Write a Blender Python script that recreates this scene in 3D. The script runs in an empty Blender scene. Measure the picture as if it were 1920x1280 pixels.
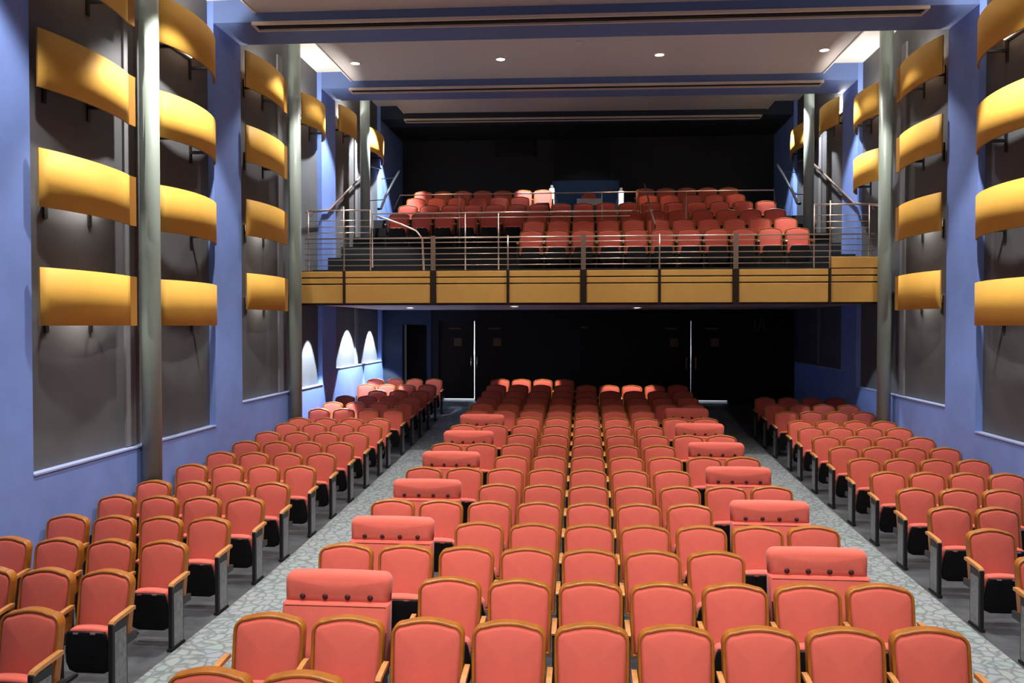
import bpy, math, random
from mathutils import Vector
random.seed(7)
SC = bpy.context.scene
COL = SC.collection
PI = math.pi
CZ = 2.87            # eye height above the lowest floor; heights given "rel" are measured from the eye

# ------------------------------------------------------------------ camera
cam = bpy.data.cameras.new('camera')
cam.sensor_width = 36.0
cam.lens = 36.0 * 1550 / 1920
cam.clip_start = 0.1
co = bpy.data.objects.new('camera', cam)
co.location = (0, 0, CZ)
co.rotation_euler = (math.radians(90 - 1.1), 0, math.radians(5.0))
COL.objects.link(co)
SC.camera = co

# ------------------------------------------------------------------ world, exposure
w = bpy.data.worlds.new('world'); SC.world = w; w.use_nodes = True
w.node_tree.nodes['Background'].inputs[0].default_value = (1.0, 0.95, 0.9, 1)
w.node_tree.nodes['Background'].inputs[1].default_value = 0.035
SC.view_settings.view_transform = 'Standard'
SC.view_settings.look = 'None'
SC.view_settings.exposure = 0.0
SC.view_settings.gamma = 1.0

def lamp(kind, name, loc, power, color=(1, .93, .84), target=None, size=.1, cone=100, blend=.6, sizey=None):
    d = bpy.data.lights.new(name, kind)
    d.energy = power; d.color = color
    if kind == 'SPOT':
        d.spot_size = math.radians(cone); d.spot_blend = blend; d.shadow_soft_size = size
    elif kind == 'AREA':
        d.size = size
        if sizey: d.shape = 'RECTANGLE'; d.size_y = sizey
    else:
        d.shadow_soft_size = size
    o = bpy.data.objects.new(name, d); COL.objects.link(o)
    o.location = loc
    if target is not None:
        o.rotation_euler = (Vector(target) - Vector(loc)).to_track_quat('-Z', 'Y').to_euler()
    return o

# stage lighting over the apron (the photograph is taken from the stage)
WARM = (1.0, .94, .88)
for x in (-2.0, 0.0, 1.8):
    lamp('SPOT', 'stage_light', (x, -1.2, 6.9), 900, WARM, (x * .55, 5.6, 0.4), .25, 46, .9)
# house lights over the front bays, above and before the picture's upper edge
for d, p in ((3.6, 430), (6.4, 520), (10.2, 640)):
    for x in (-4.3, -1.55, 1.5, 4.2):
        side = {3.6: .30, 6.4: 1.55 if x < 0 else 1.0, 10.2: 1.6}[d] if abs(x) > 3 else 1.0
        lamp('SPOT', 'house_light', (x, d, CZ + 4.70), p * side, WARM, (x * (1.36 if abs(x) > 3 else 1), d + (.6 if d > 9 else -.1), 0), .1, 88 if abs(x) > 3 else 94, .3)

# ------------------------------------------------------------------ materials
MATS = {}
def mat(name, rgb, rough=.6, metal=0.0, bump=0.0, bscale=60.0, var=0.0, vscale=6.0, spec=None, emit=None, estr=0, sheen=0.0):
    m = bpy.data.materials.new(name); m.use_nodes = True
    nt = m.node_tree; b = nt.nodes['Principled BSDF']
    b.inputs['Base Color'].default_value = (*rgb, 1)
    b.inputs['Roughness'].default_value = rough
    b.inputs['Metallic'].default_value = metal
    if spec is not None: b.inputs['Specular IOR Level'].default_value = spec
    if sheen: b.inputs['Sheen Weight'].default_value = sheen; b.inputs['Sheen Roughness'].default_value = .4
    if emit:
        b.inputs['Emission Color'].default_value = (*emit, 1); b.inputs['Emission Strength'].default_value = estr
    tc = nt.nodes.new('ShaderNodeTexCoord')
    if var:
        n = nt.nodes.new('ShaderNodeTexNoise'); n.inputs['Scale'].default_value = vscale; n.inputs['Detail'].default_value = 5
        nt.links.new(tc.outputs['Object'], n.inputs['Vector'])
        r = nt.nodes.new('ShaderNodeValToRGB')
        r.color_ramp.elements[0].position = .3; r.color_ramp.elements[1].position = .7
        r.color_ramp.elements[0].color = (*[max(0, c * (1 - var)) for c in rgb], 1)
        r.color_ramp.elements[1].color = (*[min(1, c * (1 + var)) for c in rgb], 1)
        nt.links.new(n.outputs['Fac'], r.inputs['Fac']); nt.links.new(r.outputs['Color'], b.inputs['Base Color'])
    if bump:
        n2 = nt.nodes.new('ShaderNodeTexNoise'); n2.inputs['Scale'].default_value = bscale; n2.inputs['Detail'].default_value = 3
        nt.links.new(tc.outputs['Object'], n2.inputs['Vector'])
        bp = nt.nodes.new('ShaderNodeBump'); bp.inputs['Strength'].default_value = bump; bp.inputs['Distance'].default_value = .01
        nt.links.new(n2.outputs['Fac'], bp.inputs['Height']); nt.links.new(bp.outputs['Normal'], b.inputs['Normal'])
    MATS[name] = m
    return m

mat('coral_fabric', (.68, .135, .10), .85, bump=.2, bscale=260, var=.04, vscale=9, sheen=.2, spec=.2)
mat('wood_frame', (.36, .12, .012), .35, bump=.05, bscale=30, var=.22, vscale=7, spec=.5)
mat('wood_arm', (.52, .23, .07), .35, var=.15, vscale=12, spec=.6)
mat('black_plastic', (.006, .006, .007), .45, spec=.25)
mat('black_steel', (.012, .012, .014), .4, spec=.4)
mat('end_metal', (.22, .22, .23), .35, metal=.6, var=.25, vscale=25)
mat('chrome', (.75, .75, .75), .18, metal=1.0)
mat('blue_paint', (.20, .315, .74), .65, bump=.08, bscale=14, var=.07, vscale=2.2)
mat('grey_render', (.10, .104, .112), .7, bump=.1, bscale=20, var=.12, vscale=1.6)
mat('beam_blue_shaded', (.12, .19, .44), .65, bump=.05, bscale=14)  # wall blue darkened in the colour, standing in for shade on the beams
mat('batten_grey', (.20, .20, .215), .6)
mat('sill_white', (.36, .44, .72), .5)
mat('green_pole', (.36, .44, .39), .4, spec=.5, var=.04, vscale=3)
mat('yellow_panel', (.86, .49, .09), .6, var=.04, vscale=2.5, spec=.2)
mat('fascia_yellow', (.90, .54, .14), .4, var=.06, vscale=2.0, spec=.4)
mat('panel_edge_and_shade', (.42, .19, .025), .6)
mat('ceiling_white', (.62, .585, .585), .85, bump=.04, bscale=8)
mat('ceiling_cove', (.78, .74, .70), .7)
mat('slot_metal', (.80, .68, .60), .5)
mat('slot_black', (.004, .004, .005), .8)
mat('black_wall', (.006, .006, .008), .85)
mat('navy_wall', (.012, .022, .05), .75)
mat('charcoal_wall', (.022, .023, .028), .85)
mat('entrance_blue', (.02, .05, .12), .75)
mat('door_wood', (.008, .003, .0025), .5, var=.3, vscale=4, spec=.25)
mat('dark_trim', (.030, .016, .010), .5)
mat('concrete', (.062, .067, .077), .55, bump=.15, bscale=40, var=.35, vscale=3.5, spec=.4)
mat('rail_steel', (.62, .50, .42), .3, metal=.85)
mat('rail_flat', (.30, .22, .16), .5, metal=.3)
mat('lamp_glow', (1, 1, 1), .5, emit=(1, .93, .85), estr=14)
mat('tube_glow', (1, 1, 1), .5, emit=(1, .93, .84), estr=6)
mat('lamp_off', (.55, .55, .55), .5)
mat('bright_room', (.85, .88, .92), .8)
mat('button_dark', (.05, .006, .006), .7)
mat('dim_brass', (.12, .07, .035), .4, metal=.5)
mat('letter_grey', (.10, .10, .14), .5)
mat('white_board', (.75, .78, .85), .6)

def carpet_mat():
    m = bpy.data.materials.new('aisle_carpet'); m.use_nodes = True
    nt = m.node_tree; b = nt.nodes['Principled BSDF']; b.inputs['Roughness'].default_value = .9
    tc = nt.nodes.new('ShaderNodeTexCoord')
    ns = nt.nodes.new('ShaderNodeTexNoise'); ns.inputs['Scale'].default_value = 3.0
    nt.links.new(tc.outputs['Object'], ns.inputs['Vector'])
    mx = nt.nodes.new('ShaderNodeMixRGB'); mx.inputs[0].default_value = .2
    nt.links.new(tc.outputs['Object'], mx.inputs[1]); nt.links.new(ns.outputs['Color'], mx.inputs[2])
    v = nt.nodes.new('ShaderNodeTexVoronoi'); v.feature = 'DISTANCE_TO_EDGE'; v.inputs['Scale'].default_value = 11
    nt.links.new(mx.outputs[0], v.inputs['Vector'])
    r = nt.nodes.new('ShaderNodeValToRGB')
    r.color_ramp.elements[0].position = .0; r.color_ramp.elements[0].color = (.11, .13, .135, 1)
    r.color_ramp.elements[1].position = .16; r.color_ramp.elements[1].color = (.225, .26, .27, 1)
    nt.links.new(v.outputs['Distance'], r.inputs['Fac'])
    v2 = nt.nodes.new('ShaderNodeTexVoronoi'); v2.inputs['Scale'].default_value = 11
    nt.links.new(mx.outputs[0], v2.inputs['Vector'])
    m2 = nt.nodes.new('ShaderNodeMixRGB'); m2.blend_type = 'OVERLAY'; m2.inputs[0].default_value = .05
    nt.links.new(r.outputs['Color'], m2.inputs[1]); nt.links.new(v2.outputs['Color'], m2.inputs[2])
    nt.links.new(m2.outputs[0], b.inputs['Base Color'])
    MATS['aisle_carpet'] = m
carpet_mat()

# ------------------------------------------------------------------ mesh helpers
class MB:
    def __init__(s): s.v = []; s.f = []; s.m = []; s.mi = 0; s.sm = []
    def face(s, idx, smooth=False): s.f.append(tuple(idx)); s.m.append(s.mi); s.sm.append(smooth)
    def box(s, x0, x1, y0, y1, z0, z1, bev=0.0):
        if bev > 0:
            b = bev; n = len(s.v)
            # chamfered box: each corner three points
            for ix, (X, sx) in enumerate(((x0, 1), (x1, -1))):
                for iy, (Y, sy) in enumerate(((y0, 1), (y1, -1))):
                    for iz, (Z, sz) in enumerate(((z0, 1), (z1, -1))):
                        s.v += [(X, Y + sy * b, Z + sz * b), (X + sx * b, Y, Z + sz * b), (X + sx * b, Y + sy * b, Z)]
            def I(ix, iy, iz, k): return n + ((ix * 2 + iy) * 2 + iz) * 3 + k
            F = s.face
            F([I(0,0,0,0), I(0,0,1,0), I(0,1,1,0), I(0,1,0,0)]); F([I(1,0,0,0), I(1,1,0,0), I(1,1,1,0), I(1,0,1,0)])
            F([I(0,0,0,1), I(1,0,0,1), I(1,0,1,1), I(0,0,1,1)]); F([I(0,1,0,1), I(0,1,1,1), I(1,1,1,1), I(1,1,0,1)])
            F([I(0,0,0,2), I(0,1,0,2), I(1,1,0,2), I(1,0,0,2)]); F([I(0,0,1,2), I(1,0,1,2), I(1,1,1,2), I(0,1,1,2)])
            for a in (0, 1):
                for c in (0, 1):
                    q = [I(a,c,0,0), I(a,c,1,0), I(a,c,1,1), I(a,c,0,1)]; F(q if a != c else q[::-1])
                    q = [I(a,0,c,0), I(a,1,c,0), I(a,1,c,2), I(a,0,c,2)]; F(q if a == c else q[::-1])
                    q = [I(0,a,c,1), I(1,a,c,1), I(1,a,c,2), I(0,a,c,2)]; F(q if a != c else q[::-1])
                    for e in (0, 1):
                        q = [I(a,c,e,0), I(a,c,e,1), I(a,c,e,2)]; F(q if (a + c + e) % 2 == 0 else q[::-1])
            return s
        n = len(s.v)
        s.v += [(x0,y0,z0),(x1,y0,z0),(x1,y1,z0),(x0,y1,z0),(x0,y0,z1),(x1,y0,z1),(x1,y1,z1),(x0,y1,z1)]
        for q in ((0,3,2,1),(4,5,6,7),(0,1,5,4),(1,2,6,5),(2,3,7,6),(3,0,4,7)): s.face([n + i for i in q])
        return s
    def quad(s, *pts, smooth=False):
        n = len(s.v); s.v += list(pts); s.face(range(n, n + len(pts)), smooth); return s
    def tube(s, pts, r, n=8, cap=True):
        P = [Vector(p) for p in pts]; rings = []
        for i, p in enumerate(P):
            t = (P[min(i + 1, len(P) - 1)] - P[max(i - 1, 0)]).normalized()
            up = Vector((0, 0, 1)) if abs(t.z) < .95 else Vector((0, 1, 0))
            a = t.cross(up).normalized(); b = a.cross(t)
            k = len(s.v); rings.append(k)
            for j in range(n):
                th = 2 * PI * j / n; q = p + a * (r * math.cos(th)) + b * (r * math.sin(th)); s.v.append(tuple(q))
        for k0, k1 in zip(rings, rings[1:]):
            for j in range(n):
                s.face((k0 + j, k1 + j, k1 + (j + 1) % n, k0 + (j + 1) % n), True)
        if cap:
            s.face([rings[0] + j for j in range(n)]); s.face([rings[-1] + j for j in reversed(range(n))])
        return s
    def loft(s, rings, smooth=True, cap0=True, cap1=True):
        n = len(rings[0]); ks = []
        for r in rings: ks.append(len(s.v)); s.v += [tuple(p) for p in r]
        for a, b in zip(ks, ks[1:]):
            for j in range(n): s.face((a + j, b + j, b + (j + 1) % n, a + (j + 1) % n), smooth)
        if cap0: s.face([ks[0] + j for j in range(n)], smooth)
        if cap1: s.face([ks[-1] + j for j in reversed(range(n))], smooth)
        return s
    def mesh(s, name, mats):
        me = bpy.data.meshes.new(name); me.from_pydata(s.v, [], s.f)
        me.polygons.foreach_set('material_index', s.m); me.polygons.foreach_set('use_smooth', s.sm)
        for m in (mats if isinstance(mats, (list, tuple)) else [mats]): me.materials.append(MATS[m])
        me.update(); me.validate()
        import bmesh
        bm = bmesh.new(); bm.from_mesh(me); bmesh.ops.recalc_face_normals(bm, faces=bm.faces); bm.to_mesh(me); bm.free()
        return me
    def build(s, name, mats, parent=None, loc=None, rot=None):
        return put(name, s.mesh(name, mats), parent, loc, rot)

def put(name, me, parent=None, loc=None, rot=None):
    o = bpy.data.objects.new(name, me); COL.objects.link(o)
    if parent: o.parent = parent
    if loc: o.location = loc
    if rot: o.rotation_euler = rot
    return o

def tag(o, label=None, cat=None, group=None, kind=None):
    if label: o['label'] = label
    if cat: o['category'] = cat
    if group: o['group'] = group
    if kind: o['kind'] = kind
    return o

def empty(name, loc, rz=0):
    o = bpy.data.objects.new(name, None); COL.objects.link(o); o.location = loc; o.rotation_euler = (0, 0, rz)
    o.empty_display_size = .1
    return o

def struct(name, mb, mats): return tag(mb.build(name, mats), kind='structure')

# ------------------------------------------------------------------ layout data
XL, XR = -5.68, 5.68
SK = .24 / 11.3                                 # the cross beams run very slightly askew            # faces of the side walls
NICHE = .10
H_TAB = [(2.0,2.0),(8.2,1.99),(9.11,1.97),(10.03,1.95),(10.95,1.915),(11.87,1.885),(12.79,1.85),(13.71,1.815),(14.63,1.775),
         (15.55,1.735),(16.47,1.69),(17.39,1.64),(18.31,1.58),(19.23,1.52),(20.15,1.45),(21.07,1.37),(23.4,1.23)]
def floor_z(d):
    for (a, ha), (b, hb) in zip(H_TAB, H_TAB[1:]):
        if d <= b:
            t = max(0, (d - a) / (b - a)); return 2.0 - (ha + (hb - ha) * t)
    return 2.0 - H_TAB[-1][1]
BAYS = [(2.8, 7.07), (8.07, 12.33), (13.33, 17.57), (18.57, 22.8)]
BAYS_R = [(a * 1.0195, b * 1.0195) for a, b in BAYS]
def bays(s): return BAYS if s < 0 else BAYS_R
SOFFIT = {1: 4.64, 2: 5.13, 3: 5.76}         # underside of each beam, rel
CEIL = {0: 4.78, 1: 4.78, 2: 5.28, 3: 5.92}
SILL = {0: -1.56, 1: -1.56, 2: -1.29, 3: -1.0}
ROWOFF = {0: 0.0, 1: 0.0, 2: .27, 3: .86}    # bottom of the lowest row of baffles, rel
BACK = 23.0                                    # rear wall of the stalls
BACK_UP = 25.6                                 # rear wall of the balcony

# ------------------------------------------------------------------ shell
m = MB()
ds = [2.0] + [h[0] for h in H_TAB[1:]]
n0 = 0
for d in ds:
    m.v += [(XL, d, floor_z(d)), (XR, d, floor_z(d))]
for i in range(len(ds) - 1):
    m.face((2*i, 2*i+1, 2*i+3, 2*i+2))
struct('floor', m, 'concrete')

def carpet(x0, x1, name):
    m = MB(); dd = [3.0 + .5 * i for i in range(39)]
    for d in dd: m.v += [(x0, d, floor_z(d) + .012), (x1, d, floor_z(d) + .012)]
    for i in range(len(dd) - 1): m.face((2*i, 2*i+1, 2*i+3, 2*i+2))
    return m
o = carpet(-3.58, -2.47, '').build('aisle_carpet', 'aisle_carpet'); tag(o, 'pale blue-grey patterned aisle carpet between left and centre seating', 'carpet', 'aisle carpets')
o = carpet(2.66, 3.64, '').build('aisle_carpet', 'aisle_carpet'); tag(o, 'pale blue-grey patterned aisle carpet between centre and right seating', 'carpet', 'aisle carpets')

# side walls: dado, recessed grey niches
for s, X, nm in ((-1, XL, 'wall_left'), (1, XR, 'wall_right')):
    m = MB(); OUT = X + s * .9; IN = X + s * NICHE
    def bx(xa, xb, *r): m.box(min(xa, xb), max(xa, xb), *r)
    for k, (a, b) in enumerate(bays(s)):
        m.mi = 0; bx(X, OUT, a, b, -.3, CZ + SILL[k])
        m.mi = 1; bx(IN, OUT, a, b, CZ + SILL[k], CZ + 6.6)
    m.mi = 0; bx(X, OUT, bays(s)[3][1], BACK_UP + .3, -.3, CZ + 6.6)
    struct(nm, m, ['blue_paint', 'grey_render'])
    for k, (a, b) in enumerate(bays(s)):
        m2 = MB(); x0, x1 = sorted((X - s * .012, IN)); m2.box(x0, x1, a, b, CZ + SILL[k], CZ + SILL[k] + .02)
        struct('trim_1', m2, 'sill_white')
        # vertical grey batten in the recess
        m3 = MB(); c = (a + b) / 2 - .25; x0, x1 = sorted((IN, IN - s * .03)); m3.box(x0, x1, c, c + .22, CZ + SILL[k] + .03, CZ + 4.6 + .25 * k)
        struct('trim_2', m3, 'batten_grey')
    # pillars
    for k, (a, b) in enumerate(((-.5, bays(s)[0][0]), (bays(s)[0][1], bays(s)[1][0]), (bays(s)[1][1], bays(s)[2][0]), (bays(s)[2][1], bays(s)[3][0]))):
        m2 = MB(); x0, x1 = sorted((X, OUT)); m2.box(x0, x1, a, b, -.3, CZ + 6.6)
        o = struct('pillar', m2, 'blue_paint')

def skew(m, a, b, z0, z1):
    f = 1.0195; n = len(m.v)
    m.v += [(XL, a, z0), (XR, a * f, z0), (XR, b * f, z0), (XL, b, z0), (XL, a, z1), (XR, a * f, z1), (XR, b * f, z1), (XL, b, z1)]
    for q in ((0,3,2,1),(4,5,6,7),(0,1,5,4),(1,2,6,5),(2,3,7,6),(3,0,4,7)): m.face([n + i for i in q])
# beams with linear slot diffusers
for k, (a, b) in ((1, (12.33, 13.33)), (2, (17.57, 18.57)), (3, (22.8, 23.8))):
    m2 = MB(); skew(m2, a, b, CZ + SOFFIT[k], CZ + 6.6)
    struct('beam', m2, 'beam_blue_shaded' if k < 3 else 'navy_wall')
    root = empty('linear_air_diffuser', (0, a * 1.0098 + .13, CZ + SOFFIT[k]), SK * a / 12.33)
    tag(root, ['', 'long double-slot air diffuser under the nearest blue ceiling beam',
               'long double-slot air diffuser under the middle blue ceiling beam',
               'long double-slot air diffuser under the farthest dark ceiling beam'][k], 'air vent', 'linear ceiling diffusers')
    xa, xb = (-5.05, 4.95) if k < 3 else (-5.0, 4.8)
    MB().box(xa, xb, -.13, .13, -.02, 0).build('backing', 'slot_black', root)
    for y in (-.15, .12): MB().box(xa, xb, y, y + .035, -.05, 0).build('rail', 'slot_metal', root)
    MB().box(xa, xb, -.01, .01, -.03, -.02).build('divider', 'slot_black', root)
    for x in (xa - .03, xb): MB().box(x, x + .03, -.15, .155, -.05, 0).build('end_cap', 'slot_metal', root)
# first beam over the front bays
m2 = MB(); skew(m2, 7.07, 8.07, CZ + 4.64, CZ + 6.6); struct('beam', m2, 'beam_blue_shaded')
m2 = MB(); skew(m2, 1.8, 2.8, CZ + 4.64, CZ + 6.6); struct('beam', m2, 'beam_blue_shaded')

# ceilings: flat centre with a raised, paler strip along either side
for k, (a, b) in enumerate(BAYS):
    z = CZ + CEIL[k]
    m2 = MB(); m2.box(-5.0, 4.95, a, b + .45, z, z + .12); struct('ceiling', m2, 'ceiling_white')
    m2 = MB(); m2.box(XL - NICHE, -4.95, a, b, z + .2, z + .26); m2.box(-5.03, -5.0, a, b, z - .02, z + .2); b += .4
    m2.box(4.9, XR + NICHE, a, b, z + .2, z + .26); m2.box(4.95, 4.98, a, b, z - .02, z + .2)
    struct('ceiling', m2, 'ceiling_cove')
m2 = MB(); m2.box(XL, XR, 23.8, BACK_UP + .3, CZ + 5.75, CZ + 5.9); struct('ceiling', m2, 'black_wall')
# closing wall over the upper rear and stalls rear
m2 = MB(); m2.box(XL, XR, BACK_UP, BACK_UP + .2, CZ + .5, CZ + 6.2); struct('wall_rear_upper', m2, 'charcoal_wall')

# ------------------------------------------------------------------ stalls rear wall with doors
ZB = floor_z(BACK)                             # floor level at the rear wall
ZS = CZ + .44                                  # underside of the balcony
def wall_pieces(holes, x0, x1, z0, z1, y0, y1, mb):
    """holes: (xa, xb, ztop) door openings from z0 up"""
    x = x0
    for a, b, zt in sorted(holes):
        mb.box(x, a, y0, y1, z0, z1); mb.box(a, b, y0, y1, zt, z1); x = b
    mb.box(x, x1, y0, y1, z0, z1)
DH = 2.25
doorsX = [(-4.08, -2.08), (1.92, 3.92)]
mw = MB(); wall_pieces([(a, b, ZB + DH) for a, b in doorsX], -4.3, XR, ZB - .3, ZS + .2, BACK, BACK + .2, mw)
struct('wall_rear', mw, 'black_wall')
mw = MB(); wall_pieces([(-5.12, -4.42, ZB + 2.15)], XL, -4.3, ZB - .3, ZS + .2, BACK - .02, BACK + .2, mw)
struct('wall_rear_left', mw, 'navy_wall')
mw = MB(); mw.box(-5.2, -4.35, BACK + .9, BACK + 1.0, ZB - .3, ZS); struct('wall_passage', mw, 'black_wall')
names = ['door_1', 'door_2', 'door_3', 'door_4']; nd = 0
for (a, b) in doorsX:
    c = (a + b) / 2; g = .013 if a < 0 else .007
    for side, (xa, xb) in enumerate(((a, c - g), (c + g, b))):
        lift = .07 if (a < 0) == (side == 0) else 0.0
        root = empty(names[nd], (0, BACK + .06, ZB)); nd += 1; tag(root, kind='structure')
        MB().box(xa, xb, 0, .05, lift, DH).build('door_leaf', 'door_wood', root)
        hx = xb - .12 if side == 0 else xa + .12
        if a < 0: hx = xb - .07 if side == 0 else xa + .07
        MB().tube([(hx, -.05, .93), (hx, -.05, 1.25)], .02, 8).box(hx - .015, hx + .015, -.05, 0, .95, .97).box(hx - .015, hx + .015, -.05, 0, 1.21, 1.23).build('handle', 'chrome' if a < 0 else 'wood_arm', root)
        cx = (xa + xb) / 2 + (-.05 if side == 0 else .05)
        MB().box(cx - .17, cx + .17, -.008, 0, 2.02, 2.06).build('name_plate', 'dim_brass', root)
        MB().box(cx - .02, cx + .2, -.008, 0, 1.55, 1.77, .002).build('notice_plate', 'dim_brass', root)
    # bright lobby behind
    m2 = MB(); y0, y1 = BACK + .2, BACK + 1.6
    m2.box(a - .1, b + .1, y1, y1 + .05, ZB - .1, ZB + 2.4); m2.box(a - .15, a - .1, y0, y1, ZB - .1, ZB + 2.4)
    m2.box(b + .1, b + .15, y0, y1, ZB - .1, ZB + 2.4); m2.box(a - .15, b + .15, y0, y1 + .05, ZB + 2.35, ZB + 2.4)
    m2.box(a - .15, b + .15, BACK - .0, y1, ZB - .1, ZB - .005); struct('wall_lobby', m2, 'bright_room')
    lamp('POINT', 'lobby_light', (c, BACK + .9, ZB + 1.4), 60 if a < 0 else 30, (.93, .97, 1.0), None, .15)
# lamp on the rear wall between the doors, wall letters
o = MB().box(-.10, .10, -.05, 0, -.03, .03, .01).build('wall_lamp', ['dim_brass'], None, (.0, BACK - .0, CZ - .05))
tag(o, 'small dim brass lamp on the black rear wall between the double doors', 'lamp')
for ch, x, segs in (('I', 4.62, [((0, 0), (0, .36))]), ('A', 4.80, [((-.10, 0), (0, .36)), ((0, .36), (.10, 0)), ((-.055, .13), (.055, .13))])):
    m2 = MB()
    for (xa, za), (xb, zb) in segs: m2.tube([(xa, 0, za), (xb, 0, zb)], .016, 6)
    t = m2.build('wall_letter', 'letter_grey', None, (x, BACK - .025, CZ - .15))
    tag(t, 'dim grey wall letter %s high on the rear wall under the balcony' % ch, 'letter', 'letters on the rear wall')

# ------------------------------------------------------------------ balcony
BE = 15.95
m2 = MB(); m2.box(XL, XR, BE + .08, BACK_UP, ZS, CZ + 1.0); struct('slab', m2, 'ceiling_white')
tiers = [(17.6 + i * 1.0, CZ + 1.17 + .335 * i) for i in range(6)]     # (depth of seat back foot, floor height)
m2 = MB()
for i, (d, z) in enumerate(tiers):
    m2.box(XL, XR, d - .62, BACK_UP, (tiers[i-1][1] if i else CZ + 1.0), z)
struct('floor_balcony_tiers', m2, 'black_wall')
# fascia of three yellow bands per bay with dark posts
pX = [-5.64, -4.70, -2.93, -1.47, -.02, 1.42, 2.84, 4.56, 5.60]
FZ0 = CZ + .44; FZ1 = CZ + 1.08
m2 = MB(); m2.box(XL + .02, XR - .02, BE - .02, BE + .06, FZ0 - .04, FZ1); struct('slab', m2, 'dark_trim')
words_ = ['first', 'second', 'third', 'fourth', 'fifth', 'sixth', 'seventh', 'eighth', 'ninth', 'tenth', 'eleventh', 'twelfth',
          'thirteenth', 'fourteenth', 'fifteenth', 'sixteenth', 'seventeenth', 'eighteenth', 'nineteenth']
for i, (a, b) in enumerate(zip(pX, pX[1:])):
    ga = .058 if i in (2, 4, 6) else .026; gb = .058 if i + 1 in (2, 4, 6) else .026; a += ga; b -= gb
    root = empty('balcony_fascia', ((a + b) / 2, BE - .02, FZ0)); W = (b - a) / 2
    tag(root, 'yellow banded balcony front panel, %s from the left end' % words_[i], 'balcony front', 'yellow panels along the balcony front')
    for (z0, z1) in ((.0, .36), (.385, .485), (.51, .62)):
        MB().box(-W, W, -.03, 0, z0, z1, .004).build('band', 'fascia_yellow', root)
    if i == len(pX) - 2:
        MB().box(-W, W, -.03, 0, .64, .84, .004).build('band', 'fascia_yellow', root)
thick = {2: 1, 4: 1, 6: 1}
for i, x in enumerate(pX[1:-1], 1):
    tk = .055 if i in thick else .022
    root = empty('railing_post', (x, BE - .052, FZ0 - .03))
    tag(root, '%s upright of the balcony railing, %s from the left wall' % ('broad flat steel' if i in thick else 'thin round steel', words_[i-1]), 'post', 'balcony railing uprights')
    MB().box(-tk, tk, -.02, .025, 0, .66).build('fascia_post', 'dark_trim', root)
    top = 1.33 if i not in (1, 7) else 1.92
    if i in thick: MB().box(-.045, .045, -.012, .012, .66, top).build('upright', 'rail_flat', root)
    else: MB().tube([(0, 0, .66), (0, 0, top)], .014).build('upright', 'rail_steel', root)
# long railing: horizontal tubes
root = empty('balcony_railing', (0, BE + .01, CZ + 1.05)); tag(root, 'low steel guard rail of parallel tubes along the balcony front', 'railing')
for z, r in ((.66, .016), (.57, .009), (.46, .009), (.35, .009), (.24, .009), (.13, .009)):
    MB().tube([(-5.5, 0, z), (5.38, 0, z)], r, 6).build('rail_tube', 'rail_steel', root)
for s, (xa, xb), nm in ((-1, (-5.45, -4.2), 'left'), (1, (4.3, 5.3), 'right')):
    root = empty('balcony_railing', (0, BE + .06, CZ + 1.05)); tag(root, 'tall steel guard rail at the %s end of the balcony beside the wall' % nm, 'railing')
    for z in (1.22, 1.02, .9, .78):
        MB().tube([(xa, 0, z), (xb, 0, z)], .016 if z > 1.1 else .009, 6).build('rail_tube', 'rail_steel', root)
    for x in (xa, xb):
        MB().tube([(x, 0, -.02), (x, 0, 1.22)], .013, 6).build('upright', 'rail_steel', root)
# rail B before the left stair well, rail A across the seats
root = empty('stair_well_railing', (0, 16.75, CZ + 1.0)); tag(root, 'long steel guard rail around the stair opening in the balcony floor', 'railing')
MB().tube([(-4.35, 0, .2), (-4.35, 0, 1.30), (.95, 0, 1.30)], .016, 6).build('top_rail', 'rail_steel', root)
MB().tube([(-4.2, 0, 1.2), (.9, 0, 1.2)], .008, 6).build('mid_rail', 'rail_steel', root)
for x in (-2.42, -1.74): MB().tube([(x, 0, 0), (x, 0, 1.30)], .014, 6).build('upright', 'rail_steel', root)
root = empty('balcony_cross_rail', (0, 19.12, CZ + 1.83)); tag(root, 'long thin steel rail crossing the balcony among the seats', 'railing')
MB().tube([(-4.45, 0, .9), (-4.3, 0, 1.22), (4.25, 0, 1.22), (4.27, 0, .9)], .014, 6).build('top_rail', 'rail_steel', root)
for x in (-2.9, 0.4, 2.3): MB().tube([(x, 0, .0), (x, 0, 1.22)], .011, 6).build('upright', 'rail_steel', root)
root = empty('stair_handrail', (0, 0, CZ)); tag(root, 'bent steel handrail dropping into the stair opening in the balcony floor', 'handrail')
MB().tube([(-4.25, 16.68, 2.24), (-4.1, 16.66, 2.2), (-3.7, 16.5, 2.05), (-3.35, 16.3, 1.9), (-3.2, 16.2, 1.72), (-3.17, 16.2, 1.02)], .02, 8).build('rail', 'rail_steel', root)
root = empty('aisle_handrail', (0, 0, CZ)); tag(root, 'slanting dark handrail along the balcony aisle steps', 'handrail')
MB().tube([(1.52, 21.4, 3.62), (1.50, 17.9, 2.15), (1.50, 17.7, 1.6), (1.5, 17.7, 1.17)], .018, 8).build('rail', 'black_steel', root)

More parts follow.
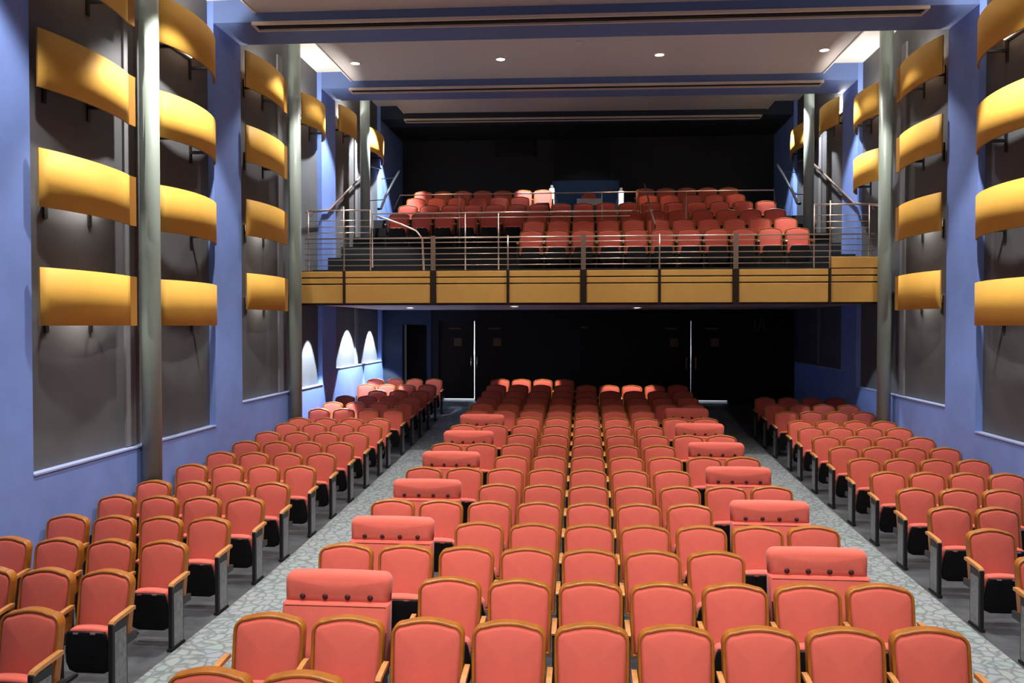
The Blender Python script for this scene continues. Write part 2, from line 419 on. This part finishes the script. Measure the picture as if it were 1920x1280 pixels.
# vomitory in the upper rear: two pale parapets with navy wall between
root = empty('entrance_parapet', (-.90, 23.5, CZ + 2.84)); tag(root, 'narrow white-lit parapet on the left of the balcony entrance', 'parapet', 'parapets of the balcony entrance')
MB().box(-.07, .07, -.6, 1.6, 0, .95, .01).build('wall_slab', 'white_board', root); MB().tube([(0, -.6, 1.0), (0, 1.6, 1.15)], .04).build('cap_rail', 'rail_steel', root)
root = empty('entrance_parapet', (1.0, 23.5, CZ + 2.84)); tag(root, 'narrow white-lit parapet on the right of the balcony entrance', 'parapet', 'parapets of the balcony entrance')
MB().box(-.07, .07, -.6, 1.6, 0, .85, .01).build('wall_slab', 'white_board', root); MB().tube([(0, -.6, .9), (0, 1.6, 1.1)], .04).build('cap_rail', 'rail_steel', root)
m2 = MB(); m2.box(-1.0, 1.05, 25.3, 25.6, CZ + 2.6, CZ + 4.4); struct('wall_entrance', m2, 'entrance_blue')
for (xa, xb, za, zb, nm) in ((-2.75, -1.5, 5.25, 5.72, 'window_1'), (-1.0, .85, 4.4, 5.75, 'window_2')):
    root = empty(nm, (0, BACK_UP - .03, CZ)); tag(root, kind='structure')
    m3 = MB(); m3.box(xa, xb, -.03, 0, za, za + .05).box(xa, xb, -.03, 0, zb - .05, zb).box(xa, xa + .05, -.03, 0, za, zb).box(xb - .05, xb, -.03, 0, za, zb)
    m3.build('window_frame', 'black_steel', root)
    MB().box(xa + .05, xb - .05, -.01, 0, za + .05, zb - .05).build('pane', 'slot_black', root)
root = empty('entrance_table', (.12, 22.75, CZ + 2.84)); tag(root, 'small white table with a coral cushion in the gap behind the balcony seats', 'table')
MB().box(-.33, .33, -.2, .2, .42, .60, .01).build('table_top', 'white_board', root)
for sx in (-.28, .28):
    for sy in (-.15, .15): MB().box(sx - .02, sx + .02, sy - .02, sy + .02, 0, .43).build('leg', 'black_steel', root)
MB().loft([[(math.cos(t * PI / 8) * r, math.sin(t * PI / 8) * r * .6, z) for t in range(16)] for r, z in ((.16, .60), (.19, .64), (.19, .70), (.14, .75), (.05, .77))]).build('cushion', 'coral_fabric', root)

# ------------------------------------------------------------------ yellow curved baffles
def arc_pts(p0, p1, sag, s, n=14):
    """plan arc from p0 to p1 (x, d) bulging towards the hall"""
    (x0, d0), (x1, d1) = p0, p1
    out = []
    for i in range(n + 1):
        t = i / n; u = 4 * t * (1 - t)
        out.append((x0 + (x1 - x0) * t - s * sag * (u ** .85), d0 + (d1 - d0) * t))
    return out
def baffle(s, k, col, row, label):
    X = XL if s < 0 else XR; a, b = bays(s)[k]; c = (a + b) / 2
    h = .605; z = CZ + ROWOFF[k] + (3 - row) * 1.23
    if k == 3: z = CZ + ROWOFF[3] + 3.6
    if col == 'near': p0, p1 = (X - s * .08, a + .02), (X - s * .14, a + (1.62 if k < 3 else 1.30))
    else: p0, p1 = (X - s * .16, (0, 10.38, 15.85, 20.62)[k] * (1 if s < 0 else 1.015)), (X - s * .03, b - .04)
    sg = .10 if col == 'near' else .22
    pts = arc_pts(p0, p1, sg, s)
    cx, cd = pts[len(pts) // 2]
    root = empty('sound_baffle', (cx, cd, z)); tag(root, label, 'wall baffle', 'yellow curved baffles on the side walls')
    m = MB(); inner = []; outer = []
    for i, (x, d) in enumerate(pts):
        a_ = pts[max(i-1, 0)]; b_ = pts[min(i+1, len(pts)-1)]
        t = Vector((b_[0]-a_[0], b_[1]-a_[1])).normalized(); nrm = Vector((t.y, -t.x)) * (s)
        outer.append((x - cx, d - cd)); inner.append((x - cx + nrm.x * .022, d - cd + nrm.y * .022))
    n = len(pts)
    for lst in (outer, inner):
        for zz in (0, h): m.v += [(p[0], p[1], zz) for p in lst]
    O0, O1, I0, I1 = 0, n, 2*n, 3*n
    for i in range(n - 1):
        m.mi = 0; m.face((O0+i, O0+i+1, O1+i+1, O1+i), True)
        m.mi = 1; m.face((I0+i, I1+i, I1+i+1, I0+i+1), True); m.face((O1+i, O1+i+1, I1+i+1, I1+i)); m.face((O0+i, I0+i, I0+i+1, O0+i+1))
    m.face((O0, O1, I1, I0)); m.face((O0+n-1, I0+n-1, I1+n-1, O1+n-1))
    me = m.mesh('curved_board', ['yellow_panel', 'panel_edge_and_shade']); put('curved_board', me, root)
    if col == 'near' and k < 3:
        (ex, ed) = outer[-1]; xx0, xx1 = sorted((ex, ex + s * .022))
        MB().box(xx0, xx1, ed + .004, ed + .15, 0, h).build('return_board', 'panel_edge_and_shade', root)  # darker colour puts in the shade of an end turned from the light
    wallx = X + s * NICHE - cx
    for t in (.22, .78):
        q = pts[int(t * (n - 1))]
        bx0, bx1 = sorted((wallx, q[0] - cx + s * .03))
        MB().box(bx0, bx1, q[1] - cd - .02, q[1] - cd + .02, .06, .10).box(*((bx0, bx0 + .02) if s < 0 else (bx1 - .02, bx1)), q[1]-cd-.03, q[1]-cd+.03, -.08, .22).build('bracket', 'black_steel', root)
    return root
RW = {0: 'top', 1: 'second', 2: 'third', 3: 'lowest'}
def bay_baffles(s, k, col, rows, where):
    for r in rows:
        baffle(s, k, col, r, 'yellow curved wall baffle, %s in the %s' % (RW[r] if len(rows) > 1 or k == 3 else 'only', where))
bay_baffles(-1, 1, 'near', (0, 1, 2, 3), 'left wall column before the first pole')
bay_baffles(-1, 1, 'far', (0, 1, 2, 3), 'left wall column behind the first pole')
bay_baffles(-1, 2, 'near', (0, 1, 2, 3), 'left wall column before the balcony')
bay_baffles(-1, 2, 'far', (0,), 'left wall column at the balcony edge')
bay_baffles(-1, 3, 'near', (0,), 'left wall recess above the balcony seats')
bay_baffles(-1, 3, 'far', (0,), 'left wall corner by the black rear wall')
bay_baffles(1, 1, 'far', (0, 1, 2, 3), 'right wall column nearest the stage')
bay_baffles(1, 2, 'near', (0, 1, 2, 3), 'right wall column before the balcony')
bay_baffles(1, 2, 'far', (0, 1), 'right wall column at the balcony edge')
bay_baffles(1, 3, 'near', (0,), 'right wall recess above the balcony seats')
bay_baffles(1, 3, 'far', (0,), 'right wall corner by the black rear wall')

# wall lamps tucked behind the baffles
def wall_light(s, k, d, z, p, where):
    X = (XL if s < 0 else XR) + s * NICHE
    root = empty('wall_light', (X, d, CZ + z)); tag(root, 'slim wall lamp behind yellow baffles, %s' % where, 'lamp', 'wall lamps behind the baffles')
    x0, x1 = sorted((0, -s * .05)); MB().box(x0, x1, -.3, .3, 0, .07, .008).build('lamp_housing', 'lamp_off', root)
    x0, x1 = sorted((-s * .05, -s * .075)); MB().box(x0, x1, -.28, .28, .015, .055).build('lamp_tube', 'tube_glow', root)
    up = 1 if z > 3.3 + ROWOFF[k] else -1
    l = lamp('AREA', 'wall_light_lamp', (X - s * .11, d, CZ + z + .035 + .07 * up), p, (1, .93, .84), None, .07, sizey=.55)
    if up > 0: l.rotation_euler = (PI, 0, 0)
for s, side in ((-1, 'left'), (1, 'right')):
    for k, nm in ((1, 'front bay'), (2, 'middle bay')):
        a, b = bays(s)[k]
        wall_light(s, k, a + 1.0, ROWOFF[k] + .3, 7, '%s wall, %s, lowest of its column' % (side, nm))
        wall_light(s, k, a + 1.0, ROWOFF[k] + 1.23 + .3, 7, '%s wall, %s, in the middle' % (side, nm))
        wall_light(s, k, b - .9, ROWOFF[k] + 3.6 + .3, 30, '%s wall, %s, high up' % (side, nm))
        wall_light(s, k, a + .9, ROWOFF[k] + 3.6 + .3, 25, '%s wall, %s, high by the blue pillar' % (side, nm))
    wall_light(s, 3, 19.4, ROWOFF[3] + 3.9, 40, '%s wall above the balcony' % side)

# ------------------------------------------------------------------ poles
for s, XX in ((-1, (-5.545, -5.55, -5.40)), (1, (5.4, 5.5, 5.35))):
    for i, (d, zb, zt) in enumerate(((10.18, None, CEIL[1]), (15.52 if s < 0 else 15.76, None, CEIL[2]), (20.1 if s < 0 else 20.42, CZ + 1.0 + .9, CEIL[3]))):
        X = XX[i]
        if s > 0 and i == 0: continue
        zb = floor_z(d) if zb is None else zb
        root = empty('steel_pole', (X, d, zb))
        tag(root, 'round grey-green steel pole by the %s wall, %s' % ('left' if s < 0 else 'right', ['standing among the front seats', 'at the balcony edge', 'standing on the balcony'][i]), 'pole', 'grey-green steel poles')
        MB().tube([(0, 0, 0), (0, 0, CZ + zt + .19 - zb)], .12, 24).build('shaft', 'green_pole', root)
        MB().tube([(0, 0, 0), (0, 0, .03)], .121, 24).build('base_plate', 'green_pole', root)

# side handrails on the upper level walls
for s, X, nm in ((-1, XL, 'left'), (1, XR, 'right')):
    root = empty('side_handrail', (0, 0, CZ)); tag(root, 'sloping steel handrail rising along the %s wall beside the balcony' % nm, 'handrail', 'wall handrails')
    x = X - s * .055
    MB().tube([(x, 16.4, 2.3), (x, 17.9, 2.55), (x, 21.5, 4.2), (x, 22.6, 4.35)], .025, 8).build('rail', 'rail_steel', root)
    for d, z in ((16.8, 2.37), (19.0, 3.05), (21.0, 3.97)):
        MB().tube([(x, d, z), (x, d, z - .08), (X, d, z - .1)], .01, 6).build('bracket', 'rail_steel', root)
    root = empty('side_handrail', (0, 0, CZ)); tag(root, 'dark curved handrail at the far end of the %s balcony wall' % nm, 'handrail', 'wall handrails')
    x = X - s * .45
    MB().tube([(x, 20.75, 2.97), (x, 21.0, 3.02), (x, 21.5, 3.4), (x, 22.4, 3.95), (x, 23.2, 4.4)], .035, 8).build('rail', 'black_steel', root)
    for d, z in ((21.5, 3.4), (22.9, 4.22)): MB().tube([(x, d, z), (x, d, z - .08), (X, d, z - .1)], .012, 6).build('bracket', 'black_steel', root)

# ------------------------------------------------------------------ downlights
def downlight(x, d, zr, on, label, power=0, target=None, cone=100, grp='ceiling downlights', color=WARM, blend=.35, rad=.085):
    root = empty('downlight', (x, d, CZ + zr)); tag(root, label, 'ceiling light', grp)
    ring = lambda r, z: [(math.cos(2*PI*t/20)*r, math.sin(2*PI*t/20)*r, z) for t in range(20)]
    MB().loft([ring(rad + .03, 0), ring(rad + .03, -.012), ring(rad, -.014), ring(rad, -.001)], cap0=False, cap1=False).build('trim_ring', 'ceiling_cove', root)
    MB().loft([ring(rad, -.004), ring(rad * .98, -.008)]).build('lens', 'lamp_glow' if on else 'lamp_off', root)
    if power: lamp('SPOT', 'downlight_lamp', (x, d, CZ + zr - .03), power, color, target or (x, d, 0), .07, cone, blend)
cols = ((-4.6, 'left wall'), (-1.66, 'left of centre'), (1.45, 'right of centre'), (4.57, 'right wall'))
for x, nm in cols:
    downlight(x, 16.4, CEIL[2], True, 'lit round downlight over the balcony front, %s' % nm, 150, (x * .9, 15.6, 0), 100)
for x, nm in ((-5.0 + .25, 'left wall'), (-1.7, 'left of centre'), (4.6, 'right wall')):
    downlight(x, 14.7, CEIL[2], True, 'faint round downlight beside the near blue beam, %s' % nm, 420, (x * .92, 14.2, 0), 92)
lamp('SPOT', 'downlight_lamp', (1.45, 14.7, CZ + CEIL[2] - .03), 420, WARM, (1.4, 14.2, 0), .07, 92, .35)
for i, (x, nm) in enumerate(cols):
    downlight(x, 21.0, CEIL[3], True, 'small lit round downlight over the balcony seats, %s' % nm, 170, (x * .9, 19.5, CZ + 1), 78, color=(1, .66, .42) if i != 1 else (.85, .85, 1))
o = MB().loft([[(math.cos(2*PI*t/16)*r, math.sin(2*PI*t/16)*r, z) for t in range(16)] for r, z in ((.06, 0), (.06, -.02), (.03, -.04))]).build('smoke_detector', 'ceiling_cove', None, (-.1, 15.55, CZ + CEIL[2]))
tag(o, 'small white smoke detector on the ceiling above the balcony front', 'smoke detector')
# under the balcony
CW = (.80, .90, 1.0)
und = [(-4.45, 16.3, 'nearest the left wall, over the side seats', 0, None, 56),
       (-4.3, 20.2, 'deeper in, over the left rear seats', 130, (-4.5, 21.2, 1.0), 52),
       (-1.6, 18.9, 'over the rear centre seats, left part', 0, None, 50),
       (1.3, 20.6, 'over the rear centre seats, right part', 0, None, 50),
       (4.25, 16.5, 'over the right side seats', 120, (5.6, 16.6, 0.2), 60)]
for x, d, nm, p, tg, cn in und:
    downlight(x, d, .43, True, 'small round downlight under the balcony, %s' % nm, p, tg, cn, 'downlights under the balcony', CW, .12, .07)
lamp('SPOT', 'downlight_lamp', (-1.35, 20.4, ZS - .02), 420, (1, .88, .78), (-1.4, 21.2, floor_z(21) + .6), .04, 44, .2)
lamp('SPOT', 'downlight_lamp', (1.05, 19.5, ZS - .02), 380, (1, .88, .78), (1.07, 20.1, floor_z(20) + .7), .04, 36, .2)
lamp('SPOT', 'downlight_lamp', (-5.22, 16.95, ZS - .02), 1300, CW, (-5.78, 16.8, .6), .03, 50, .15)
lamp('SPOT', 'downlight_lamp', (-5.18, 19.8, ZS - .02), 1300, CW, (-5.80, 19.75, .6), .03, 70, .12)
lamp('SPOT', 'downlight_lamp', (-5.22, 21.9, ZS - .02), 1300, CW, (-5.80, 21.95, .6), .03, 64, .12)
# unseen spots at the balcony entrance, and fill added for the upper side walls
lamp('SPOT', 'entrance_light', (-1.2, 21.3, CZ + 5.7), 1500, (.9, .95, 1), (-1.25, 22.8, CZ + 3.6), .05, 28, .3)
lamp('SPOT', 'entrance_light', (0, 22.3, CZ + 5.6), 60, (.6, .8, 1), (0, 25.3, CZ + 3.4), .05, 50, .6)  # blue-tinted fill, added to lift the dark entrance wall
lamp('SPOT', 'entrance_light', (1.0, 21.3, CZ + 5.7), 900, (.9, .95, 1), (1.0, 22.8, CZ + 3.5), .05, 20, .3)
for s, X, p in ((-1, XL, 1500), (1, XR, 800)):
    lamp('SPOT', 'side_fill', (X - s * .9, 20.6, CZ + 5.6), p, (.95, .97, 1), (X, 20.8, CZ + 2.6), .06, 70, .4)
    lamp('SPOT', 'side_fill', (X - s * .8, 22.0, CZ + 5.5), p, (.85, .92, 1), (X, 22.8, CZ + 2.8), .06, 60, .4)

for s, X, p in ((-1, XL, 800), (1, XR, 600)):
    lamp('SPOT', 'side_fill', (X - s * 1.1, 17.2, CZ + 5.1), p, (.95, .97, 1), (X, 17.6, CZ + 1.4), .06, 74, .4)

# ------------------------------------------------------------------ seats
def outline(w0, w1, z0, z1, r, crown, n=6):
    """arched outline: half widths at bottom / top, from z0 to z1"""
    pts = [(-w0, z0), (w0, z0)]
    zc = z1 - crown - r
    pts.append((w1, zc))
    for i in range(1, n + 1):
        t = i / n * PI / 2; pts.append((w1 - r + r * math.cos(t), zc + r * math.sin(t)))
    m = 6
    for i in range(1, m):
        t = i / m; x = (w1 - r) * (1 - 2 * t); pts.append((x, z1 - crown * (x / (w1 - r)) ** 2))
    for i in range(0, n):
        t = PI / 2 + i / n * PI / 2; pts.append((-w1 + r + r * math.cos(t), zc + r * math.sin(t)))
    pts.append((-w1, zc))
    return pts
def inset(pts, d):
    n = len(pts); out = []
    for i in range(n):
        a = Vector(pts[i-1]); b = Vector(pts[i]); c = Vector(pts[(i+1) % n])
        e1 = (b - a).normalized(); e2 = (c - b).normalized()
        n1 = Vector((-e1.y, e1.x)); n2 = Vector((-e2.y, e2.x)); nn = (n1 + n2).normalized()
        k = d / max(.5, nn.dot(n1)); q = b + nn * k; out.append((q.x, q.y))
    return out
def pad(m, pts, y_back, y_front, rnd, dome=0.0, lean=0.0, zref=0.0):
    """pillow between y_back and y_front (front is -y); corners rounded by rnd"""
    def ring(p, y): return [(x, y + lean * (z - zref), z) for x, z in p]
    rings = [ring(inset(pts, rnd * .6), y_back), ring(pts, y_back - rnd * .3 if y_back < y_front else y_back - rnd * .4)]
    for t in (0, 30, 60, 90):
        a = math.radians(t); rings.append(ring(inset(pts, rnd * (1 - math.cos(a))), y_front + rnd * (1 - math.sin(a))))
    if dome:
        w = max(p[0] for p in pts)
        base = inset(pts, rnd); zc_ = (max(p[1] for p in pts) + min(p[1] for p in pts)) / 2
        for k_, q_ in ((.72, .5), (.42, .85), (.15, 1.0)): rings.append(ring([(x * k_, zc_ + (z - zc_) * k_) for x, z in base], y_front - dome * q_))
    m.loft(rings)
LEAN = .17
SEATM = {}
def seat_meshes(width):
    """shared meshes for one width of theatre chair; local origin on the floor below the back, facing -y"""
    w = width / 2 - .026
    D = {}
    m = MB(); o = outline(w - .004, w, .33, .872, .082, .026)
    # wooden shell: rear board plus rim standing forward
    ii = inset(o, .021)
    ring = lambda p, y: [(x, y + LEAN * (z - .33), z) for x, z in p]
    m.loft([ring(inset(o, .004), .045), ring(o, .038), ring(o, -.028), ring(inset(o, .006), -.035), ring(inset(o, .016), -.035), ring(ii, -.028), ring(ii, -.004)], smooth=False)
    D['back_frame'] = m.mesh('back_frame', 'wood_frame')
    m = MB(); pad(m, inset(o, .022), -.004, -.040, .026, .012, LEAN, .33)
    D['back_cushion'] = m.mesh('back_cushion', 'coral_fabric')
    # tipped-up seat: cushion behind, black pan in front
    ws = w - .025
    so = outline(ws - .03, ws - .035, .16, .50, .05, .008)
    m = MB(); pad(m, [(x, z) for x, z in so], -.055, -.155, .03, 0, -.16, .16)
    # lean sets the top edge forward
    D['seat_cushion'] = m.mesh('seat_cushion', 'coral_fabric')
    po = []
    k = ws - .012
    po = [(-k * .62, .13), (k * .62, .13), (k * .90, .155), (k, .22), (k * .97, .32), (k * .86, .44), (k * .80, .475), (-k * .80, .475), (-k * .86, .44), (-k * .97, .32), (-k, .22), (-k * .90, .155)]
    m = MB(); pad(m, po, -.150, -.185, .012, .012, -.16, .16)
    D['seat_pan'] = m.mesh('seat_pan', 'black_plastic')
    m = MB()
    for x in (-.07, .07): m.box(x - .022, x + .022, -.245, -.236, .462, .474)
    D['seat_badge'] = m.mesh('seat_badge', 'chrome')
    # wooden arm with downward nose
    m = MB()
    prof = [(-.29, .555), (-.30, .572), (-.285, .588), (-.22, .598), (-.03, .612), (.02, .612), (.02, .585), (-.25, .568)]
    hw = .021
    ra = [[(x, y, z) for y, z in prof] for x in (-hw, -hw + .006, hw - .006, hw)]
    m.loft(ra, smooth=False)
    D['armrest'] = m.mesh('armrest', 'wood_arm')
    m = MB(); hw = .018
    prof = [(-.205, .545), (-.215, .562), (-.20, .578), (-.14, .586), (-.03, .598), (.02, .598), (.02, .575), (-.14, .560)]
    m.loft([[(x, y, z) for y, z in prof] for x in (-hw, -hw + .005, hw - .005, hw)], smooth=False)
    D['armrest_short'] = m.mesh('armrest_short', 'wood_arm')
    # intermediate standard
    m = MB(); m.box(-.014, .014, -.20, -.12, .0, .57).box(-.014, .014, -.13, .05, .34, .40).box(-.016, .016, -.27, .06, 0, .02).box(-.012, .012, -.20, -.05, .53, .56)
    D['standard'] = m.mesh('standard', 'black_steel')
    m = MB(); m.mi = 0; m.box(-.02, .02, -.31, -.10, 0, .57, .006).box(-.022, .022, -.33, -.08, 0, .025)
    m.box(-.014, .014, -.13, .05, .34, .40)
    m.mi = 1; m.box(-.024, .024, -.285, -.125, .04, .50)
    D['end_panel'] = m.mesh('end_panel', ['black_steel', 'end_metal'])
    return D
for wd in (.50, .53, .55): SEATM[wd] = seat_meshes(wd)

def chair(x, d, z, width, label, group, left=None, right=None):
    """left / right: None, 'std' or 'end' stands at that side"""
    D = SEATM[width]
    root = empty('theatre_seat', (x, d, z)); tag(root, label, 'seat', group)
    for k in ('back_frame', 'back_cushion', 'seat_cushion', 'seat_pan'): put(k, D[k], root)
    put('seat_badge', D['seat_badge'], root)
    for s, what in ((-1, left), (1, right)):
        if what:
            dx = s * (width / 2)
            if what == 'end': dx = s * (width / 2 + .002)
            put('armrest', D['armrest' if what == 'end' else 'armrest_short'], root, (dx, 0, 0))
            put('end_panel' if what == 'end' else 'standard', D['end_panel' if what == 'end' else 'standard'], root, (dx, 0, 0))
    return root

def curve_d(x): return .022 * max(0, x) ** 2
ROWD = [4.51 + .92 * i for i in range(0, 19)]
ORD = words_
def row_name(i): return 'front row' if i == 1 else ORD[i - 1] + ' row'
NSEAT = 0
# centre block
SP = .553
xs9 = [-2.16 + SP * i for i in range(9)]
for i in range(0, 19):
    d = ROWD[i]
    if i == 0: cols_ = [0, 1]
    elif i == 1 or i >= 14: cols_ = list(range(9))
    elif i % 2 == 0: cols_ = list(range(2, 9))
    else: cols_ = list(range(0, 7))
    if i >= 18: cols_ = [0, 1, 2, 3]
    for c in cols_:
        x = xs9[c]; dd = d + curve_d(x)
        L = 'end' if c == 0 else 'std'
        Rr = ('end' if c == 8 else 'std') if c == cols_[-1] else None
        if i == 0: lb = 'coral seat before the front row, centre block, %s from left aisle, only its top showing' % ORD[c]
        else: lb = 'coral theatre seat, centre block, %s, %s from the left aisle' % (row_name(i), ORD[c])
        if i % 2 == 0 and 2 <= i <= 13: lb = 'coral theatre seat, centre block, %s, %s single seat from the left' % (row_name(i), ORD[c - 2])
        chair(x, dd, floor_z(dd) , .55, lb, 'seats of the centre block', L, Rr); NSEAT += 1

# tufted double benches at alternate row ends
def bench_meshes():
    D = {}; W = .425
    def up(m):
        o = outline(W - .01, W, .69, .925, .07, .006)
        pad(m, o, .055, -.070, .055, .012, .12, .70)
    m = MB(); up(m)
    # tuft dimples along the lower edge
    D['back_cushion'] = m.mesh('back_cushion', 'coral_fabric')
    m = MB(); o = outline(W - .005, W, .20, .705, .02, .001)
    ring = lambda p, y0, ln: [(x, y0 + ln * (z - .70), z) for x, z in p]
    m.loft([ring(inset(o, .01), .02, .05), ring(o, .01, .05), ring(o, -.07, .30), ring(inset(o, .012), -.088, .30), ring(inset(o, .03), -.094, .30)])
    D['seat_cushion'] = m.mesh('seat_cushion', 'coral_fabric')
    m = MB()
    for x in (0,):
        m.loft([[(x + math.cos(2*PI*t/10)*r, -.066 - dy, .742 + math.sin(2*PI*t/10)*r) for t in range(10)] for r, dy in ((.024, .0), (.020, .008), (.008, .012))])
    D['button'] = m.mesh('button', 'button_dark')
    m = MB(); m.box(-W + .03, W - .03, -.16, .05, .10, .22, .01)
    D['seat_base'] = m.mesh('seat_base', 'black_plastic')
    m = MB(); m.box(-.016, .016, -.22, -.10, 0, .50).box(-.018, .018, -.26, .04, 0, .02).box(-.015, .015, -.15, .05, .34, .40)
    D['standard'] = m.mesh('standard', 'black_steel')
    return D
BM = bench_meshes()
for i in range(2, 14):
    left = i % 2 == 0
    x = -1.93 if left else 2.02
    d = ROWD[i] + curve_d(x)
    root = empty('tufted_loveseat', (x, d, floor_z(d)))
    tag(root, 'wide tufted coral double seat at the %s end of the centre block, %s' % ('left' if left else 'right', row_name(i)), 'double seat', 'tufted double seats')
    for k in ('back_cushion', 'seat_cushion', 'seat_base'): put(k, BM[k], root)
    for bx_ in (-.27, -.09, .09, .27): put('button', BM['button'], root, (bx_, 0, 0))
    for s in (-1, 1): put('standard', BM['standard'], root, (s * .40, 0, 0))

# left block
for i in range(1, 19):
    d = ROWD[i]
    n = {1: 1, 2: 3}.get(i, 4)
    if i >= 16 and i < 17: n = 3
    for c in range(n):
        x = -3.87 - .513 * c
        dd = d - {6: .14, 12: .32}.get(i, .04)
        chair(x, dd, floor_z(dd), .50, 'coral theatre seat, left block, %s, %s' % (row_name(i), ['on the aisle', 'second from the aisle', 'third from the aisle', 'beside the wall'][c]),
              'seats of the left block', None, 'end' if c == 0 else 'std'); NSEAT += 1
# right block
for i in range(3, 16):
    d = ROWD[i] + (-.06 if i == 12 else .14)
    n = {3: 1, 4: 1, 5: 2, 6: 3}.get(i, 4)
    for c in range(n):
        x = 3.92 + .53 * c - (.06 if c == 3 else 0)
        if c == 3: x = 3.92 + .53 * 3 - .17
        xx = x if c < 3 else x
        chair(3.955 + .4955 * c, d, floor_z(d), .50, 'coral theatre seat, right block, %s, %s' % (row_name(i), ['on the aisle', 'second from the aisle', 'third from the aisle', 'beside the wall'][c]),
              'seats of the right block', 'end' if c == 0 else 'std', None); NSEAT += 1
# balcony
for i, (d, z) in enumerate(tiers):
    if i < 2: cs = list(range(6, 17))
    elif i < 4: cs = list(range(0, 17))
    else: cs = list(range(0, 7 if i == 5 else 6)) + list(range(11, 16))
    for c in cs:
        x = -4.45 + .553 * c
        half = 'left' if c < 9 else 'right'
        k = c if c < 9 else 16 - c
        chair(x, d, z, .55, 'red balcony seat, %s tier from the railing, %s from the %s wall' % (ORD[i], ORD[k], half), 'balcony seats',
              'std', 'std' if (c == cs[-1] or c + 1 not in cs) else None); NSEAT += 1
print('SEATS', NSEAT, 'OBJECTS', len(bpy.data.objects))
